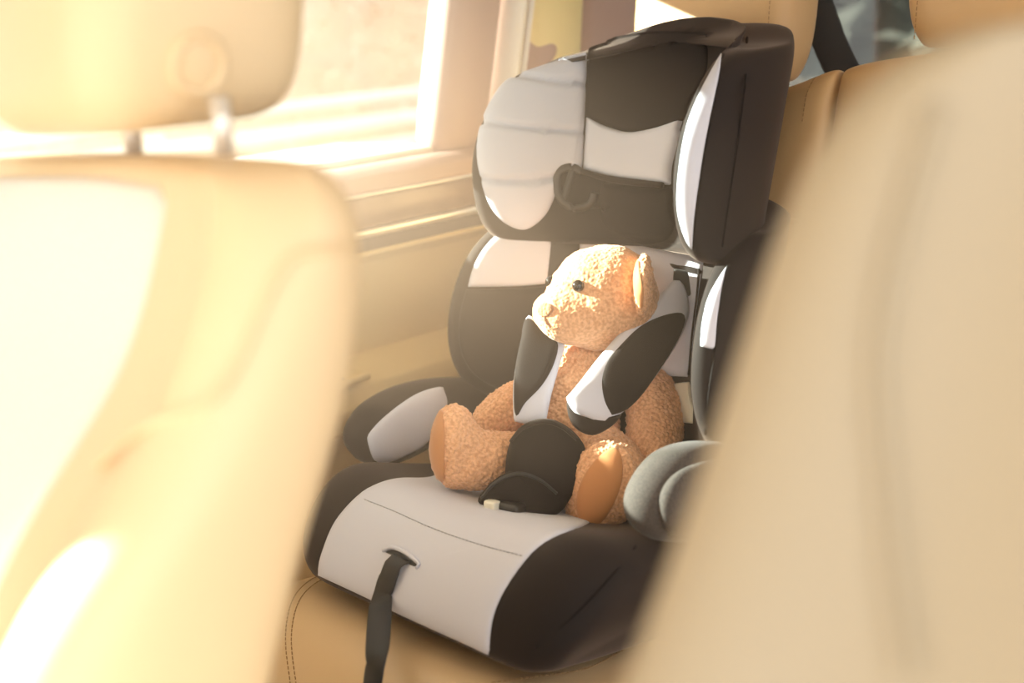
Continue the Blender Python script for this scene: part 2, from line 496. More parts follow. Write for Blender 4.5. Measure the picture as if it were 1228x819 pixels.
# torso trim
pad('torso_wing_panel', [(561, 344), (561, 344), (567, 322), (580, 298), (600, 278), (630, 262), (664, 250), (664, 250), (662, 300), (658, 340), (658, 340), (620, 343)], B_tor, .006, GREY, seat, n=90, power=10, label='pale grey upper panel of the torso wing')
pad('torso_wing_pad', [(559, 347), (559, 347), (620, 346), (657, 343), (657, 343), (652, 390), (640, 440), (618, 470), (592, 464), (566, 446), (552, 418), (551, 380)], B_tor, .007, BLACK, seat, n=90, power=8, label='black lower pad of the torso wing')
pad('chest_panel', [(697, 262), (697, 262), (722, 266), (745, 280), (775, 289), (812, 294), (845, 306), (845, 306), (838, 350), (832, 400), (826, 452), (826, 452), (790, 450), (740, 445), (698, 440), (698, 440), (694, 340)], B_tor, .010, GREY, seat, n=90, power=10, label='grey padded backrest panel')
B_ch = bvh_of(tor, bpy.data.objects['chest_panel'])
belt = [cast(B_ch, q, .004, .17) for q in [(680, 235), (679, 262), (676, 300), (672, 340), (668, 390)]]
ribbon('shoulder_belt', belt, SF.R, .036, .003, WEB, seat, n=30, label='black webbing belt running down the backrest')
pad('belt_slot', [(803, 316), (813, 318), (830, 320), (842, 325), (838, 329), (826, 327), (810, 323)], B_ch, .001, BLACK2, seat, n=30, rings=4)
tube('belt_slot_seam', [cast(B_ch, q, .0005, .19) for q in [(838, 322), (836, 350), (830, 400), (826, 450)]], [.0014, .0014], BLACK2, seat, seg=6, n=20)
slab('harness_webbing', [(808, 322), (808, 322), (836, 327), (836, 327), (834, 356), (834, 356), (806, 352), (806, 352)], along(820, 322, SF.pix(cast(B_ch, (820, 322), .004, .19))[2], 820, 352, 1.43), -SF.d, .006, WEB, seat, n=32, power=8)
pad('lower_shell', [(796, 462), (796, 462), (826, 458), (831, 464), (831, 508), (831, 508), (808, 504), (797, 490)], B_tor, .004, CREAMPL, seat, n=40, power=10, label='cream plastic shell below the backrest panel')
tube('torso_seam', [cast(B_tor, q, .0012, .06) for q in [(874, 318), (868, 340), (862, 375), (857, 420), (850, 470), (846, 520)]], [.0016, .0016], BLACK2, seat, seg=6, n=30)
pad('torso_edge_panel', [(872, 318), (872, 318), (858, 340), (848, 362), (842, 390), (840, 415), (840, 415), (856, 419), (856, 419), (860, 378), (866, 342)], B_tor, .003, GREY, seat, n=60, power=10, skirt=.003, label='pale grey edge panel of the near torso wing')

# armrests: stuffed pods at both sides of the booster
arm = slab('armrest', [(414, 530), (419, 507), (438, 484), (475, 464), (525, 453), (580, 455), (615, 468), (612, 490), (560, 505), (520, 530), (500, 541), (468, 556), (440, 556), (424, 547)],
           lambda x, y: SF.on(x, y, 'x', -.232), (1, 0, 0), .062, BLACK, seat, power=4)
pad('armrest_inset', [(441, 530), (443, 519), (464, 497), (498, 473), (528, 464), (533, 470), (536, 486), (523, 514), (508, 534), (486, 546), (464, 554), (449, 552)], bvh_of(arm), .005, GREY, arm, n=60, power=8, label='light grey inset on the armrest')
arm2 = slab('armrest', [(757, 614), (761, 590), (776, 563), (798, 541), (824, 531), (858, 529), (900, 536), (915, 580), (890, 620), (850, 642), (800, 649), (776, 644), (763, 632)],
            lambda x, y: SF.on(x, y, 'x', .222 - .0), (-1, 0, 0), .066, BLACK_LIT, seat, power=4)
pad('armrest_inset', [(790, 610), (792, 590), (806, 570), (832, 556), (866, 550), (890, 556), (896, 590), (872, 618), (840, 634), (812, 640), (795, 630)], bvh_of(arm2), .012, BLACK_LIT, arm2, n=60, power=6)

# harness pads, crotch pad and buckle
hp = slab('harness_pad', [(808, 336), (820, 342), (826, 372), (814, 408), (776, 465), (741, 499), (722, 507), (687, 494), (687, 494), (678, 478), (678, 478), (695, 458), (720, 426), (762, 378), (792, 352)],
          along(815, 340, 1.425, 690, 490, 1.345), -SF.d, .026, GREY, seat, power=5, label='light grey harness pad with black face')
pad('harness_pad_face', [(821, 378), (800, 377), (770, 390), (746, 412), (729, 433), (722, 456), (725, 480), (734, 498), (734, 498), (752, 490), (776, 464), (812, 408)], bvh_of(hp), .004, BLACK2, hp, n=70, power=8)
slab('harness_tongue', [(680, 480), (690, 490), (722, 505), (745, 496), (735, 510), (712, 522), (692, 515), (682, 500)], along(690, 490, 1.352, 705, 520, 1.352), -SF.d, .016, BLACK, seat, n=40)
hp2 = slab('harness_pad', [(634, 378), (657, 400), (677, 410), (669, 445), (661, 475), (655, 505), (655, 505), (635, 509), (616, 505), (616, 505), (615, 470), (618, 440), (626, 405)],
           along(640, 380, 1.43, 635, 505, 1.37), -SF.d, .022, GREY, seat, power=5, label='light grey harness pad with black face')
pad('harness_pad_face', [(633, 381), (655, 402), (669, 412), (664, 437), (650, 462), (630, 483), (619, 499), (617, 470), (619, 440), (626, 406)], bvh_of(hp2), .004, BLACK2, hp2, n=70, power=8)
cp = slab('crotch_pad', [(606, 562), (611, 532), (625, 513), (650, 502), (673, 507), (694, 524), (704, 546), (699, 575), (682, 602), (655, 614), (622, 604), (608, 588)],
          along(655, 505, 1.352, 640, 605, 1.335), -SF.d + Vector((0, 0, .3)), .045, BLACK2, seat, power=3)
tube('crotch_pad_piping', [SF.at(612, 530, 1.335), SF.at(627, 513, 1.331), SF.at(650, 505, 1.329), SF.at(673, 511, 1.33), SF.at(692, 527, 1.334)], [.002, .003, .003, .002], BLACK, cp, seg=8, n=30)
bp = slab('buckle_pad', [(573, 601), (588, 581), (604, 570), (622, 564), (648, 572), (672, 592), (680, 604), (668, 616), (643, 630), (625, 622), (598, 607)],
          along(620, 570, 1.335, 610, 610, 1.325), -SF.d + Vector((0, 0, .9)), .030, BLACK2, seat, power=4)
tube('buckle_pad_piping', [SF.at(x, y, d) for x, y, d in ((577, 598, 1.318), (590, 582, 1.318), (606, 572, 1.318), (625, 568, 1.318), (648, 576, 1.318), (668, 592, 1.318))], [.0016, .0022, .0022, .0016], WEB, bp, seg=8, n=30)
bk = rbox('buckle', SF.at(607, 606, 1.325), (.050, .030, .014), .005, PLAST, seat, rot=Matrix.Rotation(math.radians(10), 3, 'Z'))
for (x, y) in ((590, 606), (626, 621)):
    rbox('buckle_tab', SF.at(x, y, 1.315), (.016, .014, .012), .003, CREAMPL, bk, rot=Matrix.Rotation(math.radians(10), 3, 'Z'), label='cream plastic buckle tab')

# ================================================================== TEDDY BEAR (seat frame)
bear = thing('teddy_bear', 'curly tan fleece teddy bear sitting strapped into the child car seat', 'teddy bear')
bear['_seatframe'] = 1; seat['_seatframe'] = 1
A = SF.at
def balls(L): return [(A(x, y, d), r, None) for x, y, d, r in L]


body = blob('torso', balls([(694, 445, 1.462, .048), (690, 475, 1.455, .058), (684, 510, 1.45, .062), (680, 540, 1.44, .058), (705, 432, 1.462, .042)]), FLEECE, bear)
hd = blob('head', balls([(730, 350, 1.42, .058), (722, 358, 1.42, .060), (738, 362, 1.42, .054), (712, 346, 1.415, .050), (716, 376, 1.42, .046), (735, 378, 1.425, .042),
                         (694, 376, 1.405, .040), (676, 376, 1.40, .034), (664, 374, 1.40, .026), (682, 386, 1.40, .028), (690, 352, 1.408, .036)]), FLEECE, bear, smooth=10, curl=.0010)
for (x, y, d, nm) in ((771, 339, 1.372, 1), (737, 336, 1.474, 0)):
    rot = Matrix.Rotation(math.radians(-52), 3, 'Z') @ Matrix.Rotation(math.radians(-12), 3, 'Y')
    blob('ear', [(A(x, y, d), (.030, .012, .036), rot), (A(x, y + 6, d), (.026, .012, .034), rot)], FLEECE, bear, smooth=3, curl=.003, vox=.003)
pad('ear_lining', [(765, 310), (760, 325), (760, 345), (764, 362), (770, 371), (772, 350), (768, 325)], bvh_of(bpy.data.objects['ear']), .0015, SUEDE, bpy.data.objects['ear'], n=40, skirt=.001)
B_hdd = bvh_of(hd)
for (x, y, r) in ((694, 343, .0074), (669, 337, .0074)):
    p = cast(B_hdd, (x, y), .002, .06)
    if x < 680:
        for xs in range(640, 700):
            hh = B_hdd.ray_cast(SF.C, SF.ray(xs, 338).normalized())
            if hh[0] is not None: break
        p = A(xs + 3, 338, SF.pix(hh[0])[2])
    bm = bmesh.new(); bmesh.ops.create_uvsphere(bm, u_segments=24, v_segments=16, radius=r)
    bmesh.ops.translate(bm, vec=p, verts=bm.verts); me = bpy.data.meshes.new('eye'); bm.to_mesh(me); bm.free()
    for q in me.polygons: q.use_smooth = True
    me.materials.append(EYE); o = bpy.data.objects.new('eye', me); COL.objects.link(o); o.parent = bear
pad('nose', [(647, 368), (653, 363), (661, 365), (664, 371), (659, 378), (650, 380), (645, 374)], B_hdd, .003, NOSE, bear, n=40, skirt=.003, label='brown stitched nose')
tube('mouth_stitch', [cast(B_hdd, q, .0008, .03) for q in [(653, 380), (656, 388), (662, 393), (670, 392)]], [.0012, .0014, .0010], NOSE, bear, seg=6, n=14)
def chainpx(L, n=12):
    return chain([A(x, y, d) for x, y, d, r in L], [r for x, y, d, r in L], n)


blob('arm', chainpx([(765, 455, 1.475, .032), (783, 480, 1.46, .037), (786, 507, 1.44, .037), (782, 537, 1.415, .034), (776, 567, 1.395, .030), (765, 590, 1.38, .026)]), FLEECE, bear)
blob('arm', chainpx([(655, 462, 1.475, .030), (630, 480, 1.465, .030), (605, 495, 1.455, .031), (592, 506, 1.45, .028)]), FLEECE, bear)
rl = Matrix.Rotation(math.radians(50), 3, 'Z')
leg = blob('leg', chainpx([(668, 545, 1.43, .036), (640, 552, 1.41, .036), (610, 553, 1.395, .036), (585, 552, 1.385, .036), (566, 552, 1.38, .036)]) +
           [(A(556, 545, 1.378), (.034, .034, .042), rl), (A(546, 538, 1.378), (.028, .038, .049), rl), (A(537, 535, 1.378), (.020, .036, .046), rl), (A(545, 510, 1.378), (.024, .030, .026), rl)], FLEECE, bear, smooth=8)
pad('foot_pad', [(530, 491), (522, 502), (514, 525), (513, 548), (518, 570), (528, 580), (533, 574), (533, 545), (533, 515)], bvh_of(leg), .003, SUEDE, leg, n=60, centre=(526, 535), power=5, skirt=.004, label='smooth tan suede sole')
rr = Matrix.Rotation(math.radians(12), 3, 'Z') @ Matrix.Rotation(math.radians(16), 3, 'Y')
leg2 = blob('leg', chainpx([(700, 530, 1.43, .034), (722, 545, 1.40, .036), (738, 565, 1.375, .038), (742, 585, 1.36, .038)]) +
            [(A(734, 583, 1.352), (.036, .030, .055), rr), (A(722, 584, 1.338), (.043, .022, .057), rr), (A(713, 588, 1.333), (.040, .020, .053), rr)], FLEECE, bear, smooth=8)
pad('foot_pad', [(738, 536), (746, 550), (746, 576), (736, 605), (721, 627), (706, 632), (694, 622), (691, 600), (698, 575), (711, 555), (726, 541)], bvh_of(leg2), .003, SUEDE, leg2, n=80, centre=(718, 590), power=5, skirt=.004, label='smooth tan suede sole')

# ================================================================== CAR INTERIOR (world frame)
def prof_y(name, prof, y0, y1, m, parent=None, kind=None, label=None, n=2, dx=None):
    """closed (x, z) profile run along the length of the car"""
    secs = []
    for k in range(n):
        y = y0 + (y1 - y0) * k / (n - 1)
        secs.append([(x + (dx(y, z) if dx else 0), y, z) for x, z in prof])
    o = loft(name, secs, m, parent, sub=0, label=label, smooth=False)
    if kind: o['kind'] = kind
    bv = o.modifiers.new('b', 'BEVEL'); bv.width = .0035; bv.segments = 3; bv.limit_method = 'ANGLE'; bv.angle_limit = .5
    for p in o.data.polygons: p.use_smooth = True
    return o


# rear bench, built in the tilted frame of the cushion
bench = thing('rear_bench_seat', 'tan leather rear bench seat carrying the child car seat', 'car seat')
def cushion_sec(x, ins, drop):
    P = [(-.235, -.30), (-.262, -.24), (-.268, -.09), (-.256, -.036), (-.218, .000), (-.15, .004), (0, -.006), (.18, -.008), (.28, -.010), (.30, -.04), (.30, -.34), (0, -.33)]
    return [(x, py_ + (ins if py_ < -.1 else 0), pz - (drop if pz > -.12 else 0)) for py_, pz in P]


cush = loft('seat_cushion', [cushion_sec(x, i, d) for x, i, d in [(-.268, .06, .035), (-.262, .03, .016), (-.245, .012, .004), (-.215, .003, -.004), (-.15, 0, 0), (0, 0, 0), (.15, 0, 0), (.225, .003, -.002), (.243, .010, .004), (.250, .02, .012)]], TANC, bench, sub=2)
cush['_M'] = 1
cush2 = loft('seat_cushion', [cushion_sec(x, i, d) for x, i, d in [(.252, .02, .012), (.258, .010, .004), (.28, .003, -.002), (.40, 0, 0), (.55, 0, 0), (.66, .003, -.002), (.69, .01, .01), (.70, .03, .02)]], TANC, bench, sub=2)
B_c = bvh_of(cush)
stitches('cushion_stitching', [(392, 688), (372, 696), (354, 714), (345, 740), (343, 775), (350, 830)], TANTHREAD, cush, B_c, dash=.0032, gap=.0026)
stitches('cushion_stitching', [(396, 692), (378, 700), (361, 717), (352, 742), (350, 777), (357, 830)], TANTHREAD, cush, B_c, dash=.0032, gap=.0026)
stitches('cushion_stitching', [(590, 819), (640, 812), (700, 803), (740, 784), (775, 766)], TANTHREAD, cush, B_c, dash=.0032, gap=.0026)
for o in (cush, cush2):
    o.data.transform(M)
for o in cush.children: o.data.transform(M)
del cush['_M']

def back_sec(x, top, ins=0):
    P = [(.292, .30), (.290, .40), (.300, .52), (.318, .66), (.340, .80), (.362, top - .05), (.378, top - .014), (.405, top), (.44, top - .01), (.462, top - .06), (.44, .70), (.41, .45), (.40, .30)]
    return [(x, py_ + ins * (1 if py_ < .38 else -1), pz) for py_, pz in P]


bk1 = loft('seat_back', [back_sec(x, t, i) for x, t, i in [(-.30, .86, .03), (-.285, .90, .01), (-.22, .925, 0), (-.08, .930, 0), (.06, .930, 0), (.13, .942, 0), (.185, .962, 0), (.196, .960, .008), (.200, .955, .016)]], TAN, bench, sub=2)
bk2 = loft('seat_back', [back_sec(x, t, i) for x, t, i in [(.202, .955, .016), (.206, .961, .008), (.22, .966, 0), (.30, .975, 0), (.42, .978, 0), (.55, .975, 0), (.66, .96, .01), (.67, .94, .03)]], TAN, bench, sub=2)
B_b = bvh_of(bk1, bk2)
stitches('back_stitching', [WF.pix(p)[:2] for p in [(.17, .36, .90), (.172, .37, .935), (.174, .395, .957)]], TANTHREAD, bk1, B_b, frame=WF)
tube('back_piping', [(-.2, .336, .782), (0, .3365, .782), (.12, .3365, .782), (.195, .338, .782)], [.004, .004], TAN, bk1, seg=8, n=20)


def headrest_rear(label, xc, hw, y, z0, z1, pad_y=.055):
    t = thing('rear_headrest', label, 'headrest', 'rear headrests', mtx=Matrix.Translation((xc, y, z0)))
    S = []
    h = z1 - z0
    for z, w, d in [(0, .80, .55), (.006, .86, .75), (.03, .95, .95), (.35 * h, 1.0, 1), (.7 * h, .98, 1), (.92 * h, .90, .9), (.985 * h, .80, .7), (h, .70, .45)]:
        ring = []
        for k in range(20):
            a = 2 * math.pi * k / 20; c, s = math.cos(a), math.sin(a)
            q = 5.0 if True else 2
            ring.append((hw * w * math.copysign(abs(c) ** (2 / q), c), pad_y * d * math.copysign(abs(s) ** (2 / 3.2), s) + .18 * z, z))
        S.append(ring)
    b = loft('cushion', S, TAN, t, sub=2)
    for sx in (-1, 1):
        tube('post', [(sx * .06, .01, -.035), (sx * .06, .012, .02)], [.006, .006], STEEL, t, seg=10, n=3)
        stitches('side_stitching', [(sx * hw * .80, -pad_y * .93 + .18 * z, z) for z in (.015, .05, .1, .15, h * .9)], TANTHREAD, t, dash=.004)
    return t


headrest_rear('tan leather rear headrest directly behind the child car seat', -.018, .134, .452, .938, 1.17)
headrest_rear('tan leather headrest on the middle of the rear bench, beside the dark belt', .412, .155, .456, .972, 1.17)

# rear left door
door = thing('door_1', 'cream and brown rear door panel beside the child seat', None, kind='structure')
Y0, Y1 = -.495, .45
prof_y('sill_cap', [(-.53, .80), (-.53, .862), (-.47, .866), (-.425, .862), (-.405, .850), (-.402, .829), (-.42, .82)], Y0, Y1, DSILL, door)
prof_y('slim_trim_strip', [(-.42, .8215), (-.42, .8295), (-.400, .8285), (-.399, .8225)], Y0, Y1, CHROME, door, label='slim pale trim strip')
prof_y('wood_trim', [(-.44, .778), (-.44, .822), (-.404, .8225), (-.399, .80), (-.404, .778)], Y0, Y1, DWOOD, door, label='brown wood trim')
prof_y('chrome_trim_strip', [(-.43, .764), (-.43, .7785), (-.397, .7775), (-.394, .771), (-.397, .765)], Y0, Y1, CHROME, door, label='wide satin chrome strip')
prof_y('lower_dark_trim', [(-.45, .740), (-.45, .765), (-.404, .765), (-.41, .742)], Y0, Y1, DARKTR, door)
prof_y('door_panel', [(-.54, .55), (-.54, .75), (-.43, .747), (-.408, .744), (-.406, .738), (-.425, .725), (-.438, .68), (-.440, .585), (-.46, .55)], Y0, Y1, DCREAM, door, n=6)
prof_y('door_armrest', [(-.54, .48), (-.54, .588), (-.438, .589), (-.395, .578), (-.372, .562), (-.362, .535), (-.372, .502), (-.40, .488)], Y0, Y1, DCREAM, door, n=6)
prof_y('lower_panel', [(-.54, .10), (-.54, .49), (-.425, .49), (-.418, .40), (-.41, .25), (-.40, .10)], Y0, Y1, DCREAM, door)
q = WF.on(427, 447, 'z', .583)
cup = rbox('pull_cup', (q.x - .005, q.y - .03, .578), (.045, .09, .012), .005, DCREAM, door)
rbox('cup_recess', (q.x - .002, q.y - .055, .583), (.032, .05, .006), .0025, PLAST, cup, label='dark recess of the door pull')
prof_y('window_frame_rail', [(-.50, .863), (-.50, .872), (-.475, .876), (-.462, .872), (-.46, .863)], Y0, .33, FENCE, door, label='pale rubber strip along the window')

# window, pillars, roof of the body shell
win = thing('window_1', None, None, kind='structure')
gl = prof_y('pane', [(-.479, .865), (-.475, .865), (-.440, 1.33), (-.444, 1.33)], Y0, .36, GLASS, win)
hs = []
for y, zb in ((-2.05, 1.345), (-.6, 1.345), (-.10, 1.340), (.15, 1.29), (.40, 1.20), (1.2, 1.15)):
    hs.append([(-.53 + .07 * (zb - 1.12), y, zb), (-.53, y, 1.40), (-.36, y, 1.42), (-.37, y, max(1.34, zb + .03)), (-.438 + .04 * (zb - 1.12), y, zb + .008)])
shade = []  # added panel, hidden behind the headrest, keeps sun off the child seat's top
for k in range(9):
    z = 1.345 - (1.345 - .985) * k / 8; x = -.472 + .055 * (z - .98) + .004 * math.sin(k * 1.3)
    shade.append([(x, -.142, z), (x + .006, -.145, z), (x + .009, -.11, z), (x + .006, -.07, z), (x + .009, 0, z), (x + .006, .055, z), (x, .052, z), (x - .002, -.08, z)])
loft('added_sun_blocker', shade, ROOF, win, sub=1)
header = loft('trim_1', hs, PILLAR, None, sub=0, smooth=False); header['kind'] = 'structure'
def pillar(name, ylo, yhi, m, xs=(-.53, -.425), z0=.84, z1=1.34, lean=.22):
    S = []
    for k in range(7):
        z = z0 + (z1 - z0) * k / 6; y = lean * (z - z0); dx = .07 * (z - z0)
        a, b = ylo + y, yhi + y
        S.append([(xs[0] + dx, a, z), (xs[1] - .012 + dx, a, z), (xs[1] + dx, a + .014, z), (xs[1] + .012 + dx, (a + b) / 2, z), (xs[1] + dx, b - .014, z), (xs[1] - .012 + dx, b, z), (xs[0] + dx, b, z)])
    o = loft(name, S, m, sub=1); o['kind'] = 'structure'; return o


pillar('trim_2', .292, .415, PILLAR, xs=(-.53, -.445))
pillar('trim_3', .424, .452, FENCE, xs=(-.52, -.418))
yt = thing('trim_4', None, None, kind='structure')
B = pillar('quarter_panel', .456, .60, YTRIM, xs=(-.56, -.43), z0=.70, lean=.10); B.parent = yt; del B['kind']
B_q = bvh_of(B)
pad('belt_recess', [(614, 36), (626, 34), (632, 46), (645, 56), (662, 52), (668, 60), (660, 76), (640, 92), (618, 78)], B_q, .002, DSILL, yt, frame=WF, n=50, label='recessed belt guide in the yellow trim')
pillar('trim_5', .605, .95, DSILL, xs=(-.58, -.45), z0=.70, lean=.10)
prof_y('trim_6', [(-.58, .0), (-.58, .86), (-.45, .86), (-.43, .72), (-.43, 0)], .455, 1.3, DCREAM, kind='structure')
pillar('trim_7', -1.255, -.86, PILLAR, lean=-.03)  # unseen pillar, widened to shade the front seat's centre panel
# front door, only its window line and the panel below it, raised to block the sun
fd = thing('door_2', 'cream front door panel beside the front seat', None, kind='structure')
prof_y('door_panel', [(-.54, .10), (-.54, .91), (-.43, .915), (-.41, .84), (-.42, .5), (-.40, .10)], -2.05, -.50, DCREAM, fd)
win2 = thing('window_2', None, None, kind='structure')
prof_y('pane', [(-.485, .86), (-.481, .86), (-.445, 1.33), (-.449, 1.33)], -2.04, -.49, GLASS, win2)
roof = prof_y('ceiling', [(-.40, 1.38), (-.30, 1.425), (.4, 1.45), (1.2, 1.43), (1.2, 1.46), (.4, 1.48), (-.40, 1.43)], -2.05, 1.4, ROOF, kind='structure')
floor = rbox('floor', (.45, -.33, -.02), (2.0, 3.5, .04), .004, CARPET, kind='structure')
shelf = rbox('trim_8', (.2, .72, .72), (1.2, .46, .03), .006, DARKTR, kind='structure')
# tailgate with its window, and the dark belt in front of it
tg = rbox('wall_rear', (.35, 1.38, .40), (1.9, .05, .90), .01, DARKTR, kind='structure')
win3 = thing('window_3', None, None, kind='structure')
rbox('pane', (.35, 1.38, 1.14), (1.7, .005, .58), 0, GLASS, win3, smooth=False)
sb = ribbon('seat_belt', [WF.on(*q, 'y', .62) for q in ((962, -60), (974, -10), (988, 32), (1008, 80))] + [Vector((.16, .62, .80)), Vector((.17, .62, .737))], (.6, .35, 0), .046, .003, WEB, None, n=20)
tag(sb, 'dark seat belt webbing slanting between the two rear headrests', 'seat belt')

# ---- front seats
def front_seat(label, xc, hw, rows, leather, centre_m, slim=1.0):
    t = thing('front_car_seat', label, 'car seat', 'front seats', mtx=Matrix.Translation((xc, 0, 0)))
    S = []
    for z, yf, yr, ins in rows:
        w = hw - ins; d = yr - yf
        half = [(0, yf + .050), (.50 * w, yf + .046), (.66 * w, yf + .030), (.78 * w, yf + .006), (.86 * w, yf - .002), (.94 * w, yf + .010), (.99 * w, yf + .040), (1.0 * w, yf + .55 * d), (.99 * w, yr - .022), (.93 * w, yr), (.5 * w, yr + .008), (0, yr + .010)]
        S.append([(x, y, z) for x, y in half] + [(-x, y, z) for x, y in half[-2:0:-1]])
    b = loft('seat_back', S, leather, t, sub=2)
    z0 = rows[1][0]
    rbox('seat_cushion', (0, rows[1][1] - .20, .30), (2 * hw, .50, .17), .05, leather, t)
    rbox('seat_base', (0, rows[1][1] - .14, .107), (1.5 * hw, .40, .214), .02, DARKTR, t)
    return t, b


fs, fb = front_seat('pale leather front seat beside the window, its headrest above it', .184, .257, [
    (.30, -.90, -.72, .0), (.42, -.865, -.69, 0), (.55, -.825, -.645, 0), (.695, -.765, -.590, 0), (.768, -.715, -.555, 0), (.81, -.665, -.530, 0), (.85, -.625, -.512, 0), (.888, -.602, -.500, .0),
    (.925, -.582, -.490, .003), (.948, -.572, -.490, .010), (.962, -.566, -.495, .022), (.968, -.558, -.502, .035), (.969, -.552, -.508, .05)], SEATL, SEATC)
B_fb = bvh_of(fb)
def wp(x, y, z): return WF.pix((x, y, z))[:2]


class LocalFrame(Frame):
    def __init__(s, off): super().__init__(M); s.C = s.C - Vector(off)


LF = LocalFrame((.184, 0, 0))
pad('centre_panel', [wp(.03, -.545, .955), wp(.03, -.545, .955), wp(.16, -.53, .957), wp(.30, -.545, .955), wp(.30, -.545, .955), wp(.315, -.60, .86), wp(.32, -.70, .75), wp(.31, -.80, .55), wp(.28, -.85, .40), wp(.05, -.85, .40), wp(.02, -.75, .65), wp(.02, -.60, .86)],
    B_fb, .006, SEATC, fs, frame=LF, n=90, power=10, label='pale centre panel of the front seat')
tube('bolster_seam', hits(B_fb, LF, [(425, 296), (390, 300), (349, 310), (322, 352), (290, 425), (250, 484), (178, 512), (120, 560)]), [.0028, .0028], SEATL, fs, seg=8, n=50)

fh = thing('front_headrest', 'pale leather front headrest with round button on two steel posts', 'headrest', mtx=Matrix.Translation((.175, -.505, .985)))
S = []
for z, w, d, dy in [(0, .52, .045, .0), (.004, .60, .055, 0), (.016, .78, .066, 0), (.05, .95, .070, .003), (.10, 1, .071, .008), (.16, .98, .068, .016), (.19, .9, .058, .02), (.20, .75, .04, .022)]:
    ring = []
    for k in range(24):
        a = 2 * math.pi * k / 24; c, s_ = math.cos(a), math.sin(a)
        ring.append((.118 * w * math.copysign(abs(c) ** .45, c) + (.01 if c > 0 and z < .03 else 0), 1.25 * d * math.copysign(abs(s_) ** .5, s_) + dy + .012, z))
    S.append(ring)
hc = loft('cushion', S, SEATL, fh, sub=2)
for p in (-.0, .12):
    tube('post', [(p - .003, .005, -.0165), (p - .003, .006, .02)], [.0062, .0062], STEEL, fh, seg=12, n=3)
LH = LocalFrame((.175, -.505, .985))
B_hc = bvh_of(hc)
h = B_hc.ray_cast(LH.C, LH.ray(238, 78).normalized())
nz = h[1].to_track_quat('Z', 'Y').to_matrix()
ringp = [h[0] + nz @ Vector((math.cos(a) * .017, math.sin(a) * .017, .0)) for a in [2 * math.pi * k / 20 for k in range(20)]]
secs = []
for p in range(20):
    a = 2 * math.pi * p / 20; o_ = Vector((math.cos(a), math.sin(a), 0))
    secs.append([h[0] + nz @ (o_ * (.0175 + .0042 * math.cos(b)) + Vector((0, 0, .0042 * math.sin(b)))) for b in [2 * math.pi * k / 8 for k in range(8)]])
loft('button_ring', secs, SEATL, fh, sub=1, loop=True)
bm = bmesh.new(); bmesh.ops.create_uvsphere(bm, u_segments=24, v_segments=12, radius=.0145)
for v in bm.verts: v.co = h[0] + nz @ Vector((v.co.x, v.co.y, v.co.z * .15))
me = bpy.data.meshes.new('button'); bm.to_mesh(me); bm.free(); me.materials.append(SEATL)
for p in me.polygons: p.use_smooth = True
o = bpy.data.objects.new('button', me); COL.objects.link(o); o.parent = fh

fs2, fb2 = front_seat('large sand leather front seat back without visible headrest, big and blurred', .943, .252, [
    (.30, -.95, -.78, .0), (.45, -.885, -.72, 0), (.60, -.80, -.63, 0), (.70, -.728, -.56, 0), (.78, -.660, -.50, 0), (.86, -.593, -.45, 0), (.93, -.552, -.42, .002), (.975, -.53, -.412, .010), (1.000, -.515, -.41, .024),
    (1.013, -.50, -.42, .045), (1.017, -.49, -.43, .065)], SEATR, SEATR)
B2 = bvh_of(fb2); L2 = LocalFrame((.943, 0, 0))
tube('bolster_seam', hits(B2, L2, [(1120, 130), (1090, 230), (1062, 340), (1050, 450), (1060, 580), (1075, 720), (1090, 810)]), [.003, .003], SEATR, fs2, seg=8, n=40)

# ---- outside, seen through the side and rear windows
ground = rbox('ground', (-6, 1.5, -.38), (26, 24, .06), 0, ASPH, kind='structure')
fence = thing('guard_rail', 'white horizontal guard rail along the roadside outside the side window', 'fence', mtx=Matrix.Translation((-3.4, 2.2, -.35)))
for z, h_ in ((1.17, .045), (1.06, .06), (.95, .05), (.84, .06), (.70, .06)):
    rbox('rail', (0, 0, z), (.05, 9, h_), .012, FENCE, fence)
for k in range(6):
    rbox('post', (-.06, -4 + 1.6 * k, .58), (.07, .08, 1.16), .01, FENCE, fence)
blk = thing('stone_block', 'low brown stone block outside, just beyond the door window', 'block', mtx=Matrix.Translation((-1.35, .38, -.35)))
rbox('block', (0, 0, .565), (.30, 1.0, 1.13), .02, HEDGE, blk)
rbox('capping', (0, 0, 1.14), (.34, 1.04, .025), .008, FENCE, blk, label='pale capping slab')


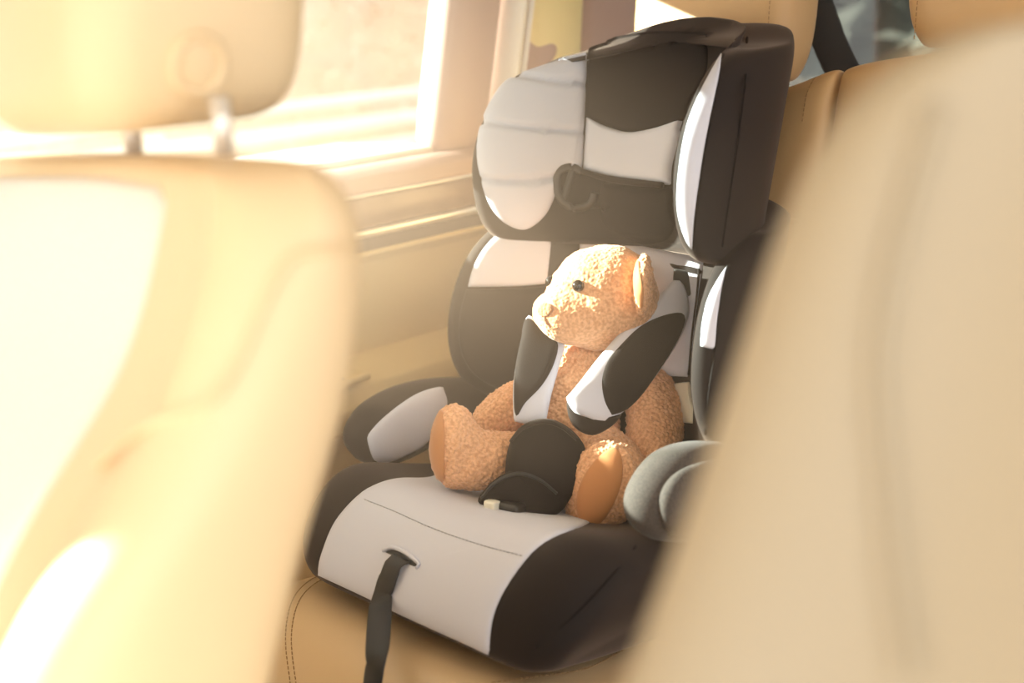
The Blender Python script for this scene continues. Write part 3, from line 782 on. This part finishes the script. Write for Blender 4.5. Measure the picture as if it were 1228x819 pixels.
def hedge(name, label, c, size, m, n, r, seed):
    rnd = random.Random(seed); V, F = [], []
    # dense woody core with an uneven face, then the leaves
    nx, nz = (60, 24); lx = size[0] < size[1]
    for sgn in (1, -1):
        k0 = len(V)
        for i in range(nx + 1):
            for j in range(nz + 1):
                u, v = i / nx - .5, j / nz - .5
                d = sgn * (.30 * min(size[0], size[1]) + .12 * noise.noise(Vector((u * size[lx] * 2, v * size[2] * 2, seed))))
                V.append(Vector((c[0] + (d if lx else u * size[0]), c[1] + (u * size[1] if lx else d), c[2] + v * size[2] * .96)))
        for i in range(nx):
            for j in range(nz):
                a = k0 + i * (nz + 1) + j; F.append((a, a + 1, a + nz + 2, a + nz + 1))
    for i in range(n):
        p = Vector((c[0] + (rnd.random() - .5) * size[0], c[1] + (rnd.random() - .5) * size[1], c[2] + (rnd.random() - .5) * size[2]))
        a = Vector((rnd.gauss(0, 1), rnd.gauss(0, 1), rnd.gauss(0, 1))).normalized(); b = a.orthogonal().normalized(); e = a.cross(b)
        s = r * (.6 + .8 * rnd.random()); k = len(V)
        V += [p - b * s * .5, p + e * s * .35 + a * s * .08, p + b * s * .6, p - e * s * .35 + a * s * .08]; F.append((k, k + 1, k + 2, k + 3))
    me = bpy.data.meshes.new(name); me.from_pydata([tuple(v) for v in V], [], F); me.materials.append(m)
    o = bpy.data.objects.new(name, me); COL.objects.link(o); tag(o, label, 'hedge', kind='stuff'); return o


hedge('dry_hedge_leaves', 'dry brown hedge behind the white guard rail', (-4.6, 2.6, 1.0), (1.3, 9, 2.7), HEDGE, 30000, .06, 3)
hedge('dark_tree_leaves', 'dark blue green trees seen through the rear window', (1.8, 4.2, .9), (7.6, 1.4, 3.2), BGREEN, 9000, .20, 4)

# ================================================================== place, camera, light
for o in [x for x in SC.objects if x.parent is None and x.get('_seatframe')]:
    o.matrix_world = M @ o.matrix_world
    del o['_seatframe']

cd = bpy.data.cameras.new('camera'); cam = bpy.data.objects.new('camera', cd); COL.objects.link(cam)
cd.sensor_width = 36; cd.lens = FPX / W_ * 36
m3 = Matrix((WF.R, WF.U, -WF.d)).transposed().to_4x4()
cam.matrix_world = Matrix.Translation(WF.C) @ m3
cd.clip_start = .02
SC.camera = cam

w = bpy.data.worlds.new('daylight'); SC.world = w; w.use_nodes = True
bg = w.node_tree.nodes['Background']
bg.inputs[0].default_value = (1, .95, .91, 1); bg.inputs[1].default_value = 2.9
sl = bpy.data.lights.new('sun', 'SUN'); sl.energy = 46; sl.angle = math.radians(.6); sl.color = (1, .88, .72)
so = bpy.data.objects.new('sun', sl); COL.objects.link(so)
_az, _el = math.radians(35.5), math.radians(24.5)
SUN = Vector((-math.cos(_az) * math.cos(_el), -math.sin(_az) * math.cos(_el), math.sin(_el)))
so.rotation_euler = SUN.to_track_quat('Z', 'Y').to_euler(); so.location = (-3, -2, 3)
vs = SC.view_settings
vs.view_transform = 'Standard'; vs.look = 'None'; vs.gamma = 1; vs.use_curve_mapping = False; vs.exposure = 0
cd.dof.use_dof = True; cd.dof.focus_distance = 1.38; cd.dof.aperture_fstop = 2.4

# sunlit dusty air in front of the side window
hm = bpy.data.materials.new('sunlit_dust'); hm.use_nodes = True
nt = hm.node_tree; nt.nodes.clear()
out = nt.nodes.new('ShaderNodeOutputMaterial'); vsn = nt.nodes.new('ShaderNodeVolumeScatter')
vsn.inputs['Color'].default_value = (1, .66, .46, 1); vsn.inputs['Anisotropy'].default_value = .25
geo = nt.nodes.new('ShaderNodeNewGeometry'); dist = nt.nodes.new('ShaderNodeVectorMath'); dist.operation = 'DISTANCE'
dist.inputs[1].default_value = (-.40, -.38, 1.12)
mr = nt.nodes.new('ShaderNodeMapRange'); mr.interpolation_type = 'SMOOTHSTEP'
mr.inputs[1].default_value = .05; mr.inputs[2].default_value = .95; mr.inputs[3].default_value = 1.1; mr.inputs[4].default_value = .04
nt.links.new(geo.outputs['Position'], dist.inputs[0]); nt.links.new(dist.outputs['Value'], mr.inputs[0])
nt.links.new(mr.outputs[0], vsn.inputs['Density']); nt.links.new(vsn.outputs[0], out.inputs['Volume'])
hz = rbox('sunlit_haze', (.05, -.14, .93), (.94, 1.16, .72), 0, hm, smooth=False)
tag(hz, 'warm sunlit haze drifting in from the side window', 'haze', kind='stuff')
